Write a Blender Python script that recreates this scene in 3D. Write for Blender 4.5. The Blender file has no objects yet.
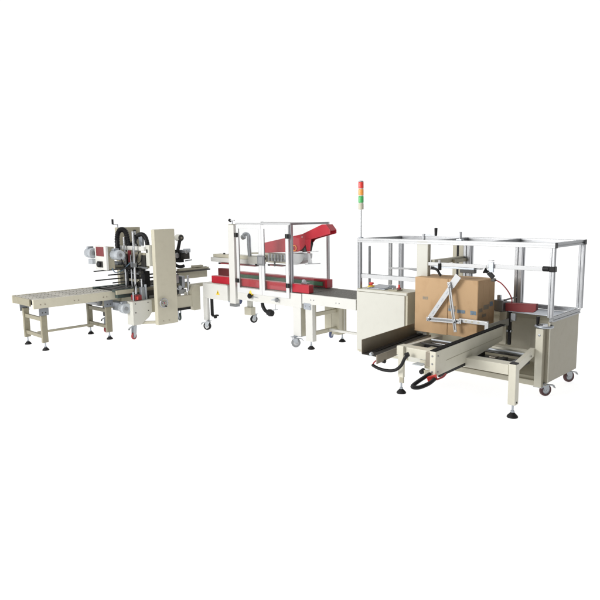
import bpy, bmesh, math, random
from mathutils import Vector, Matrix
random.seed(7)
scene = bpy.context.scene
COL = scene.collection

# ------------------------------------------------------------------ materials
M = {}
def nodes_of(name):
    m = bpy.data.materials.new(name); m.use_nodes = True
    nt = m.node_tree
    return m, nt, nt.nodes['Principled BSDF']

def paint(name, col, rough=.45, metal=0., var=.06, scale=6., bump=.02, bscale=350., spec=.5, grime=0., objvar=0.):
    """procedural surface: base colour broken up by two noises, fine bump, uneven gloss"""
    m, nt, b = nodes_of(name)
    N, L = nt.nodes, nt.links
    tc = N.new('ShaderNodeTexCoord')
    n1 = N.new('ShaderNodeTexNoise'); n1.inputs['Scale'].default_value = scale; n1.inputs['Detail'].default_value = 6
    L.new(tc.outputs['Object'], n1.inputs['Vector'])
    mx = N.new('ShaderNodeMix'); mx.data_type = 'RGBA'
    mx.inputs[6].default_value = (*[c*(1-var) for c in col], 1)
    mx.inputs[7].default_value = (*[min(1, c*(1+var)) for c in col], 1)
    L.new(n1.outputs['Fac'], mx.inputs[0])
    out = mx.outputs[2]
    if grime < 0:    # woven belt: pale specks
        vo = N.new('ShaderNodeTexVoronoi'); vo.inputs['Scale'].default_value = 45; L.new(tc.outputs['Object'], vo.inputs['Vector'])
        rp = N.new('ShaderNodeValToRGB'); rp.color_ramp.elements[0].position = .12; rp.color_ramp.elements[1].position = .38
        rp.color_ramp.elements[0].color = (1, 1, 1, 1); rp.color_ramp.elements[1].color = (0, 0, 0, 1); L.new(vo.outputs['Distance'], rp.inputs['Fac'])
        g = N.new('ShaderNodeMix'); g.data_type = 'RGBA'; g.inputs[7].default_value = (.22, .21, .19, 1)
        L.new(rp.outputs['Color'], g.inputs[0]); L.new(out, g.inputs[6]); out = g.outputs[2]
    if grime > 0:
        n3 = N.new('ShaderNodeTexNoise'); n3.inputs['Scale'].default_value = scale*2.3; n3.inputs['Detail'].default_value = 8
        L.new(tc.outputs['Object'], n3.inputs['Vector'])
        rp = N.new('ShaderNodeValToRGB'); rp.color_ramp.elements[0].position = .52; rp.color_ramp.elements[1].position = .78
        rp.color_ramp.elements[0].color = (0, 0, 0, 1); rp.color_ramp.elements[1].color = (grime, grime, grime, 1)
        L.new(n3.outputs['Fac'], rp.inputs['Fac'])
        g = N.new('ShaderNodeMix'); g.data_type = 'RGBA'
        g.inputs[7].default_value = (col[0]*.5, col[1]*.45, col[2]*.38, 1)
        L.new(rp.outputs['Color'], g.inputs[0]); L.new(out, g.inputs[6]); out = g.outputs[2]
    if objvar > 0:   # every copy of a part takes its own shade
        oi = N.new('ShaderNodeObjectInfo'); hv = N.new('ShaderNodeHueSaturation')
        vr = N.new('ShaderNodeMapRange'); vr.inputs['To Min'].default_value = 1-objvar; vr.inputs['To Max'].default_value = 1+objvar
        L.new(oi.outputs['Random'], vr.inputs['Value']); L.new(vr.outputs['Result'], hv.inputs['Value']); L.new(out, hv.inputs['Color']); out = hv.outputs['Color']
    L.new(out, b.inputs['Base Color'])
    mr = N.new('ShaderNodeMapRange'); mr.inputs['To Min'].default_value = max(.03, rough-.1); mr.inputs['To Max'].default_value = min(1, rough+.1)
    L.new(n1.outputs['Fac'], mr.inputs['Value']); L.new(mr.outputs['Result'], b.inputs['Roughness'])
    b.inputs['Metallic'].default_value = metal
    b.inputs['Specular IOR Level'].default_value = spec
    if bump > 0:
        n2 = N.new('ShaderNodeTexNoise'); n2.inputs['Scale'].default_value = bscale; n2.inputs['Detail'].default_value = 3
        L.new(tc.outputs['Object'], n2.inputs['Vector'])
        bp = N.new('ShaderNodeBump'); bp.inputs['Strength'].default_value = bump*4; bp.inputs['Distance'].default_value = .002
        L.new(n2.outputs['Fac'], bp.inputs['Height']); L.new(bp.outputs['Normal'], b.inputs['Normal'])
    M[name] = m
    return m

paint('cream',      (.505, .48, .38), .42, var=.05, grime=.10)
paint('cream_worn', (.39, .365, .275), .48, var=.10, grime=.30)
paint('cream_shade_table',  (.255, .235, .165), .48, var=.10, grime=.3)  # cream darkened to paint in the shade below the table top
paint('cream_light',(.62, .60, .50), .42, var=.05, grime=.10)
paint('door_white', (.66, .67, .675), .34, metal=.1, var=.03, scale=14, bump=.01)
paint('cream_shade_end',(.335, .31, .235), .45, var=.06, grime=.15)  # cream darkened to paint in the light falloff at the erector's end
paint('ivory',      (.555, .553, .50), .40, var=.03, grime=.05)
paint('white_paint',(.63, .63, .60), .38, var=.03, grime=.04)
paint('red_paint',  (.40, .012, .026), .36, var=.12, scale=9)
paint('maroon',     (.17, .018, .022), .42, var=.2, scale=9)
paint('red_cover',  (.23, .022, .026), .5, var=.15, scale=9)
paint('aluminium',  (.40, .41, .425), .34, metal=.7, var=.06, scale=14, bump=.01)
paint('white_alu',  (.53, .54, .55), .34, metal=.2, var=.04, scale=14, bump=.01)
paint('dark_alu',   (.27, .28, .29), .34, metal=.7, var=.1, scale=12)
paint('steel',      (.40, .41, .43), .28, metal=.9, var=.12, scale=18)
paint('chrome',     (.50, .51, .53), .2, metal=.9, var=.04, scale=20, bump=0)
paint('dark_galvanised',(.23, .245, .265), .42, metal=.5, var=.16, scale=24)
paint('galvanised', (.40, .43, .47), .38, metal=.7, var=.16, scale=24)
paint('cast_grey',  (.44, .47, .50), .45, metal=.35, var=.12, scale=20)
paint('dark_steel', (.050, .048, .045), .40, metal=.4, var=.25, scale=14)
paint('brown_steel',(.25, .22, .175), .36, metal=.35, var=.22, scale=10)
paint('black',      (.011, .011, .012), .45, var=.25, scale=20, spec=.22)
paint('lane_black', (.010, .010, .010), .8, var=.25, scale=20, spec=.08)
paint('rubber',     (.016, .016, .017), .6, var=.2, scale=20, spec=.22)
paint('belt',       (.085, .082, .070), .6, var=.9, scale=38, bump=.12, bscale=60, spec=.3, grime=-1)
paint('green_belt', (.035, .13, .065), .55, var=.25, scale=30)
paint('dark_green', (.035, .055, .05), .5, var=.25, scale=20)
paint('yellow',     (.80, .56, .04), .4)
paint('signal_red', (.68, .05, .04), .25)
paint('signal_amber',(.85, .33, .07), .25)
paint('signal_green',(.07, .42, .12), .25)
paint('red_tyre',   (.30, .03, .035), .5)
paint('maroon_tyre',(.075, .022, .024), .5)
paint('blue_tyre',  (.07, .09, .19), .45)
paint('ink_blue',   (.15, .235, .32), .7)
paint('ink_grey',   (.28, .25, .20), .8)
paint('orange',     (.75, .26, .03), .4)
paint('touch_screen',(.17, .19, .22), .22, var=.05)
paint('roller_grey',(.30, .288, .25), .36, metal=.25, var=.15, scale=25, grime=.4, objvar=.22)

def cardboard():
    m, nt, b = nodes_of('cardboard'); N, L = nt.nodes, nt.links
    tc = N.new('ShaderNodeTexCoord')
    mp = N.new('ShaderNodeMapping'); mp.inputs['Scale'].default_value = (3, 3, 2.2); L.new(tc.outputs['Object'], mp.inputs['Vector'])
    n = N.new('ShaderNodeTexNoise'); n.inputs['Scale'].default_value = 2.5; n.inputs['Detail'].default_value = 8; L.new(mp.outputs['Vector'], n.inputs['Vector'])
    n2 = N.new('ShaderNodeTexNoise'); n2.inputs['Scale'].default_value = 3.5; n2.inputs['Detail'].default_value = 5; L.new(tc.outputs['Object'], n2.inputs['Vector'])
    ad = N.new('ShaderNodeMath'); ad.operation = 'AVERAGE' if False else 'ADD'; L.new(n.outputs['Fac'], ad.inputs[0]); L.new(n2.outputs['Fac'], ad.inputs[1])
    r = N.new('ShaderNodeValToRGB'); L.new(ad.outputs[0], r.inputs['Fac'])
    r.color_ramp.elements[0].position = .70; r.color_ramp.elements[0].color = (.43, .275, .145, 1)
    r.color_ramp.elements[1].position = 1.25; r.color_ramp.elements[1].color = (.49, .325, .18, 1)
    mr = N.new('ShaderNodeMapRange'); mr.inputs['From Max'].default_value = 2
    L.new(r.outputs['Color'], b.inputs['Base Color']); b.inputs['Roughness'].default_value = .8
    w = N.new('ShaderNodeTexWave'); w.inputs['Scale'].default_value = 55; w.bands_direction = 'DIAGONAL'; w.inputs['Distortion'].default_value = .4; L.new(tc.outputs['Object'], w.inputs['Vector'])
    bp = N.new('ShaderNodeBump'); bp.inputs['Strength'].default_value = .12; bp.inputs['Distance'].default_value = .002
    L.new(w.outputs['Fac'], bp.inputs['Height']); L.new(bp.outputs['Normal'], b.inputs['Normal'])
    M['cardboard'] = m
cardboard()

def acrylic():
    m = bpy.data.materials.new('acrylic'); m.use_nodes = True; nt = m.node_tree; N, L = nt.nodes, nt.links
    for n in list(N): N.remove(n)
    o = N.new('ShaderNodeOutputMaterial')
    t = N.new('ShaderNodeBsdfTransparent'); t.inputs['Color'].default_value = (.965, .97, .965, 1)
    g = N.new('ShaderNodeBsdfGlossy'); g.inputs['Roughness'].default_value = .04
    d = N.new('ShaderNodeBsdfDiffuse'); d.inputs['Color'].default_value = (.9, .9, .9, 1)
    nz = N.new('ShaderNodeTexNoise'); nz.inputs['Scale'].default_value = 2.0
    mr = N.new('ShaderNodeMapRange'); mr.inputs['To Min'].default_value = .008; mr.inputs['To Max'].default_value = .025
    L.new(nz.outputs['Fac'], mr.inputs['Value'])
    m1 = N.new('ShaderNodeMixShader'); L.new(mr.outputs['Result'], m1.inputs[0]); L.new(t.outputs[0], m1.inputs[1]); L.new(d.outputs[0], m1.inputs[2])
    lw = N.new('ShaderNodeLayerWeight'); lw.inputs['Blend'].default_value = .5
    pw = N.new('ShaderNodeMath'); pw.operation = 'POWER'; pw.inputs[1].default_value = 5; L.new(lw.outputs['Facing'], pw.inputs[0])
    ma = N.new('ShaderNodeMath'); ma.operation = 'MULTIPLY_ADD'; ma.inputs[1].default_value = .4; ma.inputs[2].default_value = .03; L.new(pw.outputs[0], ma.inputs[0])
    m2 = N.new('ShaderNodeMixShader'); L.new(ma.outputs[0], m2.inputs[0]); L.new(m1.outputs[0], m2.inputs[1]); L.new(g.outputs[0], m2.inputs[2])
    L.new(m2.outputs[0], o.inputs['Surface'])
    M['acrylic'] = m
acrylic()

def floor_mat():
    # matt floor with added emission: keeps it pure white, washes out contact shadows
    m, nt, b = nodes_of('glowing_white'); N, L = nt.nodes, nt.links
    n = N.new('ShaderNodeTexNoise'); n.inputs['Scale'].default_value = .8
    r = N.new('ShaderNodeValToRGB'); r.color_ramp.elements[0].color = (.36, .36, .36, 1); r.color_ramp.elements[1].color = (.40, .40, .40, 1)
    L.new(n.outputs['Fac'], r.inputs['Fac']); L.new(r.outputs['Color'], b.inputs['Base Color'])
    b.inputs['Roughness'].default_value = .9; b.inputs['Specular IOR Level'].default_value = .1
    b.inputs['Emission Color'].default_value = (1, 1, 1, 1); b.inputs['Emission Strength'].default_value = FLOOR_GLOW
    M['glowing_white'] = m
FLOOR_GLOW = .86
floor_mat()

# ------------------------------------------------------------------ mesh builder
class MB:
    def __init__(s): s.bm = bmesh.new(); s.mats = []
    def mi(s, mat):
        if mat not in s.mats: s.mats.append(mat)
        return s.mats.index(mat)
    def merge(s, tb, mat, smooth=False):
        i = s.mi(mat)
        bmesh.ops.recalc_face_normals(tb, faces=tb.faces[:])
        for f in tb.faces: f.material_index = i; f.smooth = smooth
        me = bpy.data.meshes.new('tmp'); tb.to_mesh(me); tb.free(); s.bm.from_mesh(me); bpy.data.meshes.remove(me)
        return s
    def box(s, a, b, mat, bev=.004):
        lo = [min(a[i], b[i]) for i in range(3)]; hi = [max(a[i], b[i]) for i in range(3)]
        tb = bmesh.new()
        vs = [tb.verts.new((hi[0] if i & 1 else lo[0], hi[1] if i & 2 else lo[1], hi[2] if i & 4 else lo[2])) for i in range(8)]
        for q in ((0,1,3,2),(4,6,7,5),(0,4,5,1),(2,3,7,6),(0,2,6,4),(1,5,7,3)): tb.faces.new([vs[k] for k in q])
        d = min(hi[i]-lo[i] for i in range(3))
        bv = min(bev, d*.3)
        if bv > .0006: bmesh.ops.bevel(tb, geom=tb.edges[:], offset=bv, segments=2, profile=.6, affect='EDGES')
        return s.merge(tb, mat)
    def bar(s, p, q, w, h, mat, up=(0,0,1), bev=.003):
        p, q = Vector(p), Vector(q); d = (q-p); Ln = d.length; d.normalize(); u = Vector(up)
        r = d.cross(u); 
        if r.length < 1e-4: r = d.cross(Vector((1,0,0)))
        r.normalize(); u = r.cross(d)
        tb = bmesh.new(); vs = []
        for t in (0, Ln):
            for (a, b) in ((-1,-1),(1,-1),(1,1),(-1,1)): vs.append(tb.verts.new(p + d*t + r*(a*w/2) + u*(b*h/2)))
        tb.faces.new(vs[:4]); tb.faces.new(vs[4:][::-1])
        for k in range(4): tb.faces.new((vs[k], vs[4+k], vs[4+(k+1)%4], vs[(k+1)%4]))
        bv = min(bev, min(w, h, Ln)*.3)
        if bv > .0006: bmesh.ops.bevel(tb, geom=tb.edges[:], offset=bv, segments=2, profile=.6, affect='EDGES')
        return s.merge(tb, mat)
    def prism(s, pts, off, mat, bev=.003):
        off = Vector(off); tb = bmesh.new()
        a = [tb.verts.new(p) for p in pts]; b = [tb.verts.new(Vector(p)+off) for p in pts]
        tb.faces.new(a); tb.faces.new(b[::-1]); n = len(pts)
        for k in range(n): tb.faces.new((a[k], b[k], b[(k+1)%n], a[(k+1)%n]))
        if bev > .0006: bmesh.ops.bevel(tb, geom=tb.edges[:], offset=min(bev, off.length*.3), segments=2, profile=.6, affect='EDGES')
        return s.merge(tb, mat)
    def lathe(s, p, axis, prof, mat, seg=28, mats=None):
        """prof: [(radius, distance along axis)]"""
        p = Vector(p); ax = Vector(axis).normalized()
        r = ax.orthogonal().normalized(); t = ax.cross(r)
        tb = bmesh.new(); rings = []
        for (R, z) in prof:
            if R < 1e-6: rings.append([tb.verts.new(p+ax*z)])
            else: rings.append([tb.verts.new(p + ax*z + (r*math.cos(2*math.pi*k/seg) + t*math.sin(2*math.pi*k/seg))*R) for k in range(seg)])
        for i in range(len(rings)-1):
            A, B = rings[i], rings[i+1]
            for k in range(seg):
                k2 = (k+1) % seg
                if len(A) == 1 and len(B) == 1: continue
                if len(A) == 1: tb.faces.new((A[0], B[k], B[k2]))
                elif len(B) == 1: tb.faces.new((A[k], B[0], A[k2]))
                else: tb.faces.new((A[k], B[k], B[k2], A[k2]))
        return s.merge(tb, mat, True)
    def cyl(s, p, q, r, mat, seg=24, ch=.12, r2=None):
        p, q = Vector(p), Vector(q); Ln = (q-p).length; r2 = r if r2 is None else r2; c = min(r*ch, Ln*.2)
        return s.lathe(p, q-p, [(0,0),(r-c,0),(r,c),(r2,Ln-c),(r2-c,Ln),(0,Ln)], mat, seg)
    def tube(s, pts, r, mat, seg=12, sub=8, rib=0., closed=False):
        P = [Vector(p) for p in pts]; path = []
        n = len(P)
        for i in range(n-1):
            p0, p1, p2, p3 = P[max(0, i-1)], P[i], P[i+1], P[min(n-1, i+2)]
            for k in range(sub):
                t = k/sub
                path.append(.5*((2*p1) + (p2-p0)*t + (2*p0-5*p1+4*p2-p3)*t*t + (3*p1-p0-3*p2+p3)*t**3))
        path.append(P[-1])
        tb = bmesh.new(); rings = []; nrm = None
        for i, c in enumerate(path):
            d = (path[min(i+1, len(path)-1)] - path[max(i-1, 0)]).normalized()
            if nrm is None: nrm = d.orthogonal().normalized()
            nrm = (nrm - d*nrm.dot(d)).normalized(); bn = d.cross(nrm)
            rr = r*(1 + (rib if i % 2 else -rib))
            rings.append([tb.verts.new(c + (nrm*math.cos(2*math.pi*k/seg) + bn*math.sin(2*math.pi*k/seg))*rr) for k in range(seg)])
        for i in range(len(rings)-1):
            for k in range(seg): tb.faces.new((rings[i][k], rings[i+1][k], rings[i+1][(k+1)%seg], rings[i][(k+1)%seg]))
        tb.faces.new(rings[0]); tb.faces.new(rings[-1][::-1])
        return s.merge(tb, mat, True)
    def profile(s, p, q, w, mat, up=(0,0,1)):
        """square extrusion with a T-slot groove down each face"""
        p, q = Vector(p), Vector(q); d = q-p; Ln = d.length; d.normalize(); u = Vector(up); r = d.cross(u)
        if r.length < 1e-4: r = d.cross(Vector((1,0,0)))
        r.normalize(); u = r.cross(d); h = w/2; g = w*.11; k = w*.14; c = w*.05
        side = [(-h+c,-h),(-g,-h),(-g,-h+k),(g,-h+k),(g,-h),(h-c,-h)]
        sec = []
        for j in range(4):
            a = math.pi/2*j; ca, sa = round(math.cos(a)), round(math.sin(a))
            sec += [(x*ca - y*sa, x*sa + y*ca) for x, y in side]
        tb = bmesh.new()
        A = [tb.verts.new(p + r*x + u*y) for x, y in sec]; B = [tb.verts.new(q + r*x + u*y) for x, y in sec]
        n = len(sec); tb.faces.new(A); tb.faces.new(B[::-1])
        for i in range(n): tb.faces.new((A[i], B[i], B[(i+1)%n], A[(i+1)%n]))
        return s.merge(tb, mat)
    def screw(s, p, n, r=.008, mat='dark_steel'):
        p = Vector(p); n = Vector(n).normalized(); return s.lathe(p, n, [(r,0),(r,.003),(r*.8,.005),(0,.005)], mat, 10)
    def sheet(s, pts, mat):
        tb = bmesh.new(); tb.faces.new([tb.verts.new(p) for p in pts]); return s.merge(tb, mat)
    def build(s, name, parent=None, origin=None, label=None):
        bm = s.bm
        xs = [v.co for v in bm.verts]
        lo = Vector([min(v[i] for v in xs) for i in range(3)]); hi = Vector([max(v[i] for v in xs) for i in range(3)])
        o = Vector(origin) if origin else Vector(((lo.x+hi.x)/2, (lo.y+hi.y)/2, lo.z))
        bmesh.ops.translate(bm, verts=bm.verts[:], vec=-o)
        for e in bm.edges:
            if len(e.link_faces) == 2: e.smooth = e.calc_face_angle(0) < math.radians(40)
        me = bpy.data.meshes.new(name); bm.to_mesh(me); bm.free()
        for k in s.mats: me.materials.append(M[k])
        ob = bpy.data.objects.new(name, me); COL.objects.link(ob)
        ob['wo'] = list(o)
        if parent is not None:
            ob.parent = parent; ob.location = o - Vector(parent['wo'])
        else: ob.location = o
        if label: ob['label'] = label
        return ob

def thing(name, loc, label, cat, group=None):
    o = bpy.data.objects.new(name, None); COL.objects.link(o); o.location = loc; o['wo'] = list(loc)
    o.empty_display_size = .2; o['label'] = label; o['category'] = cat
    if group: o['group'] = group
    return o

def copy_part(o, off, parent=None):
    """copy of a part and its sub-parts, moved by off"""
    c = o.copy(); COL.objects.link(c); c.parent = parent or o.parent; c.location = o.location + Vector(off)
    c['wo'] = list(Vector(o['wo']) + Vector(off))
    for ch in list(o.children):
        d = ch.copy(); COL.objects.link(d); d.parent = c
    return c

def foot(parent, x, y, ztop, r=.052):
    m = MB()
    m.lathe((x,y,0), (0,0,1), [(0,0),(r,0),(r*1.02,.008),(r*.9,.02),(r*.45,.045),(r*.36,.052),(0,.052)], 'rubber', 24)
    m.cyl((x,y,.045), (x,y,ztop), .011, 'galvanised', 12)
    m.lathe((x,y,.052), (0,0,1), [(0,0),(.02,0),(.02,.016),(0,.016)], 'galvanised', 6)
    return m.build('levelling_foot', parent)

def caster(parent, x, y, ztop, tyre, yaw=0., r=.056, lever=True, hub='cast_grey', w=.032):
    """swivel caster: wheel stands at (x, y); the fork leads to a plate offset towards -yaw; brake lever points to +yaw"""
    d = Vector((math.cos(yaw), math.sin(yaw), 0)); s = Vector((-d.y, d.x, 0)); c = Vector((x, y, r))
    piv = Vector((x, y, 0)) - d*.028
    m = MB()
    m.box((piv.x-.045, piv.y-.04, ztop-.008), (piv.x+.045, piv.y+.04, ztop), 'galvanised', .002)
    m.lathe((piv.x, piv.y, ztop-.028), (0,0,1), [(0,0),(.03,0),(.034,.008),(.03,.02),(0,.02)], 'steel', 20)
    zt = ztop-.026
    for k in (-1, 1):
        o = s*(k*(w/2+.006))
        pts = [piv + o + Vector((0,0,zt)) - d*.030, piv + o + Vector((0,0,zt)) + d*.052, c + o + d*.034 + Vector((0,0,.02)), c + o + d*.014 + Vector((0,0,-.012)), c + o - d*.012 + Vector((0,0,-.012)), c + o - d*.030 + Vector((0,0,.012))]
        m.prism(pts, s*(.004*k), 'cast_grey', .001)
    m.bar(piv + Vector((0,0,zt+.002)) - d*.024, piv + Vector((0,0,zt+.002)) + d*.036, w+.018, .004, 'cast_grey', bev=.001)
    m.cyl(c - s*(w/2+.013), c + s*(w/2+.013), .008, 'steel', 10)
    if lever:
        a = c + d*.045 + Vector((0,0,ztop-r-.035)); b = c + d*.105 + Vector((0,0,ztop-r-.045))
        m.bar(a - d*.05 + Vector((0,0,.012)), b, w*1.05, .012, 'cast_grey', bev=.003)
        m.bar(b - d*.006, b + Vector((0,0,-.03)) + d*.014, w*.95, .008, 'dark_alu', bev=.002)
    cs = m.build('caster', parent)
    t = MB()
    t.lathe(c - s*(w/2), s, [(r*.62,0),(r*.93,0),(r,.006),(r,w-.006),(r*.93,w),(r*.62,w)], tyre, 32)
    t.lathe(c - s*(w/2-.002), s, [(0,0),(r*.25,-.003),(r*.3,.003),(r*.58,.003),(r*.66,0),(r*.66,w-.004),(r*.58,w-.007),(r*.3,w-.007),(r*.25,w-.001),(0,w-.001)], hub, 28)
    t.build('wheel', cs)
    return cs

# ------------------------------------------------------------------ the surface everything stands on
f = MB(); f.sheet([(-60,-60,0),(140,-60,0),(140,140,0),(-60,140,0)], 'glowing_white')
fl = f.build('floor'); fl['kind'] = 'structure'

# ================================================================== 1. ROLLER TABLE (far left)
T = thing('roller_table', (4.43, 9.70, 0), 'low cream roller table on four levelling feet, at the far left end of the line', 'roller table')
TY0, TY1 = 9.30, 10.17
m = MB()
m.box((3.725,TY0,.675),(5.13,TY0+.045,.815),'cream',.004)
for x in (3.83,3.90,4.37,4.44,4.87,4.93): m.screw((x,TY0,.735),(0,-1,0),.010,'brown_steel')
m.build('side_rail', T)
m = MB(); m.box((3.735,TY1-.045,.69),(5.13,TY1,.815),'cream',.004); m.build('side_rail', T)
m = MB(); m.box((3.727,TY0+.16,.70),(3.752,TY1-.048,.812),'cream_shade_table',.003); m.build('end_plate', T)
m = MB(); m.box((5.09,TY0+.05,.70),(5.115,TY1-.05,.80),'cream_worn',.003); m.build('end_plate', T)
m = MB(); m.box((3.76,TY0+.05,.722),(5.08,TY1-.05,.730),'dark_steel',.001); m.build('pan', T)
m = MB()
for k in range(3):
    ya = TY0+.055+k*.252; m.cyl((3.785,ya,.793),(3.785,ya+.236,.793),.0215,'roller_grey',18,.06)
m.cyl((3.785,TY0+.045,.793),(3.785,TY1-.045,.793),.009,'steel',10)
rl = m.build('roller', T)
for k in range(1, 22): copy_part(rl, (k*.0605, 0, 0))
def table_leg(x0, x1, y0, y1, fz, out):
    g = MB()
    g.box((x0,y0,.125),(x1,y1,.60),'cream_shade_table',.004)
    o = g.build('leg', T)
    foot(o, (x0+x1)/2, (y0+y1)/2, .13)
    b = MB(); yb = y0-.012 if out < 0 else y1+.002
    b.box((x0-.03,yb,.555),(x1+.03,yb+.010,.70 if out<0 else .69),'dark_galvanised',.002)
    b.screw((x0+.02,yb,.60),(0,-1,0),.010); b.screw((x1-.02,yb,.60),(0,-1,0),.010)
    b.build('bracket', o)
    return o
table_leg(3.845,3.935,9.345,9.40,0,-1); table_leg(4.93,5.03,9.345,9.40,0,-1)
table_leg(3.85,3.94,10.03,10.085,0,1); table_leg(4.945,5.035,10.03,10.085,0,1)
for x in (3.89, 4.98):
    for (z0, z1) in ((.455,.515),(.185,.24)):
        m = MB(); m.box((x-.022,9.402,z0),(x+.022,10.028,z1),'cream_shade_table',.003); m.build('cross_bar', T)
m = MB(); m.bar((3.914,9.70,.235),(4.956,9.70,.235),.04,.035,'cream_worn'); m.build('stretcher', T)
m = MB(); m.cyl((4.86,9.42,.63),(4.86,9.95,.63),.055,'dark_alu'); m.box((4.84,9.5,.685),(4.88,9.56,.72),'dark_steel'); m.box((4.84,9.8,.685),(4.88,9.86,.72),'dark_steel'); m.build('drive_roller', T)

# ================================================================== 2. CORNER SEALING MACHINE
K = thing('corner_sealer', (5.85, 9.5, 0), 'cream corner sealing machine with a tall plain front column and black cable hoses', 'corner sealer')
m = MB()
m.prism([(5.20,8.95,.25),(5.34,8.95,.25),(5.50,8.95,.355),(5.565,8.95,.44),(5.565,8.95,.645),(5.20,8.95,.645)], (0,.19,0), 'ivory', .005)
m.box((5.566,8.962,.425),(6.53,9.06,.637),'cream',.004)
m.prism([(6.40,8.955,.42),(6.44,8.955,.35),(6.58,8.955,.35),(6.58,8.955,.80),(6.46,8.955,.80),(6.40,8.955,.70)], (0,.13,0), 'cream', .005)
m.box((5.20,10.06,.47),(6.55,10.16,.637),'cream_worn',.004)
m.box((5.22,9.142,.47),(5.30,10.058,.60),'cream_worn',.004); m.box((6.40,9.087,.43),(6.52,10.058,.56),'cream_worn',.004)
m.bar((5.38,9.0,.272),(5.60,8.885,.262),.05,.045,'cream')
for x, z in ((5.25,.61),(5.49,.61),(5.25,.46),(5.49,.47)): m.screw((x,8.95,z),(0,-1,0),.010)
m.build('base_frame', K)
m = MB(); m.box((6.0,8.953,.385),(6.36,8.961,.43),'black',.002); m.build('cable_duct', K)
# front column: folded sheet, closed front and left side
m = MB()
m.box((5.565,8.78,.22),(5.968,8.875,1.83),'cream',.012)
for x in (5.67,5.78): m.screw((x,8.78,.285),(0,-1,0),.009,'brown_steel')
m.box((5.62,8.876,.44),(5.92,8.961,.62),'cream_worn',.003)
m.build('front_column', K)
m = MB()
hx, hz = 5.665, .598
m.tube([(hx+.072*math.cos(a), 8.735, hz+.072*math.sin(a)) for a in [k*math.pi/10 for k in range(21)]], .011, 'steel', 10, 2)
for a in (.5,2.6,4.7): m.bar((hx,8.737,hz),(hx+.07*math.cos(a),8.735,hz+.07*math.sin(a)),.012,.012,'steel')
m.cyl((hx,8.781,hz),(hx,8.725,hz),.024,'steel'); m.cyl((hx+.02,8.732,hz-.055),(hx+.02,8.69,hz-.055),.012,'black')
m.lathe((hx,8.724,hz),(0,-1,0),[(.012,0),(.012,.004),(0,.004)],'red_tyre',16)
m.build('handwheel', K)
m = MB(); m.cyl((5.966,8.83,1.62),(5.985,8.83,1.62),.02,'black',14); m.build('plug', K)
# rear column with slots
m = MB()
m.box((5.60,10.02,.46),(6.06,10.12,1.85),'cream_worn',.008)
m.box((5.74,10.012,1.0),(5.79,10.022,1.79),'black',.002); m.box((5.92,10.012,1.0),(5.965,10.022,1.80),'black',.002); m.cyl((5.765,10.0,1.0),(5.765,10.0,1.78),.012,'steel',12); m.cyl((5.94,10.0,1.0),(5.94,10.0,1.78),.012,'steel',12)
m.build('rear_column', K)
m = MB()
m.cyl((5.62,10.05,1.84),(5.62,10.05,1.91),.014,'steel'); m.bar((5.62,10.05,1.905),(5.53,10.05,1.905),.02,.012,'steel'); m.cyl((5.53,10.05,1.91),(5.53,10.05,2.0),.018,'black',14)
m.build('crank', K)
# guide shafts
m = MB(); m.cyl((5.38,9.13,.64),(5.38,9.13,1.80),.020,'chrome',16); m.build('guide_shaft', K)
m = MB(); m.cyl((5.42,9.50,.80),(5.42,9.50,1.70),.017,'chrome',16); m.build('guide_shaft', K)
m = MB(); m.cyl((5.44,9.34,.80),(5.44,9.34,1.40),.012,'chrome',16); m.build('guide_shaft', K)
# lift bridge
m = MB(); m.box((5.47,8.97,1.475),(5.52,9.83,1.545),'white_paint',.01); m.build('bridge_beam', K)
m = MB()
m.box((5.53,9.02,1.17),(5.60,9.68,1.43),'cream_worn',.006); m.box((5.50,9.0,1.16),(5.53,9.12,1.40),'dark_steel',.004)
m.box((5.51,9.30,1.30),(5.53,9.5,1.36),'dark_steel',.004); m.box((5.51,9.60,1.20),(5.53,9.66,1.40),'dark_steel',.004)
m.box((5.52,8.885,1.22),(5.62,8.99,1.57),'ivory',.006); m.box((5.512,8.93,1.44),(5.52,8.96,1.50),'black',.002); m.bar((5.50,9.2,1.20),(5.50,8.93,1.185),.03,.03,'dark_alu')
m.build('carriage', K)
m = MB(); m.box((5.44,9.36,1.27),(5.468,9.44,1.47),'red_cover',.004); m.box((5.445,9.22,1.30),(5.468,9.30,1.42),'brown_steel',.004); m.build('tape_strap', K)
# rear lower structure behind the shafts
m = MB()
m.box((5.56,9.12,.844),(5.66,9.26,1.12),'black',.004); m.box((5.56,9.45,.844),(5.66,9.53,1.12),'black',.004); m.box((5.56,9.66,.844),(5.66,9.80,1.12),'black',.004); m.box((5.62,9.26,.844),(5.66,9.66,1.0),'dark_steel',.004)
m.box((5.55,9.3,1.05),(5.60,9.62,1.12),'dark_alu',.004); m.box((5.54,9.15,1.125),(5.60,9.75,1.165),'black',.004)
m.box((5.55,9.3,.92),(5.60,9.62,.965),'cream_worn',.004)
m.build('slide_block', K)
for (y, z, x0, x1, w) in ((9.76,1.125,4.98,5.52,.05),(9.76,.965,5.0,5.52,.05)):
    m = MB(); m.box((x0,y,z-.008),(x1,y+.04,z+.010),'black',.002); m.build('guide_plate', K)
for (y, z, x0, x1) in ((9.72,1.045,5.20,5.52),(9.72,.905,5.28,5.54)):
    m = MB(); m.cyl((x0,y,z),(x1,y,z),.012,'steel',12); m.build('guide_rod', K)
for (y, z, x0, x1) in ((9.2,1.05,5.66,6.3),(9.2,.99,5.66,6.3),(9.2,.93,5.66,6.3)):
    m = MB(); m.box((x0,y,z-.012),(x1,y+.03,z+.012),'dark_steel',.002); m.build('guide_bar', K)
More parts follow.
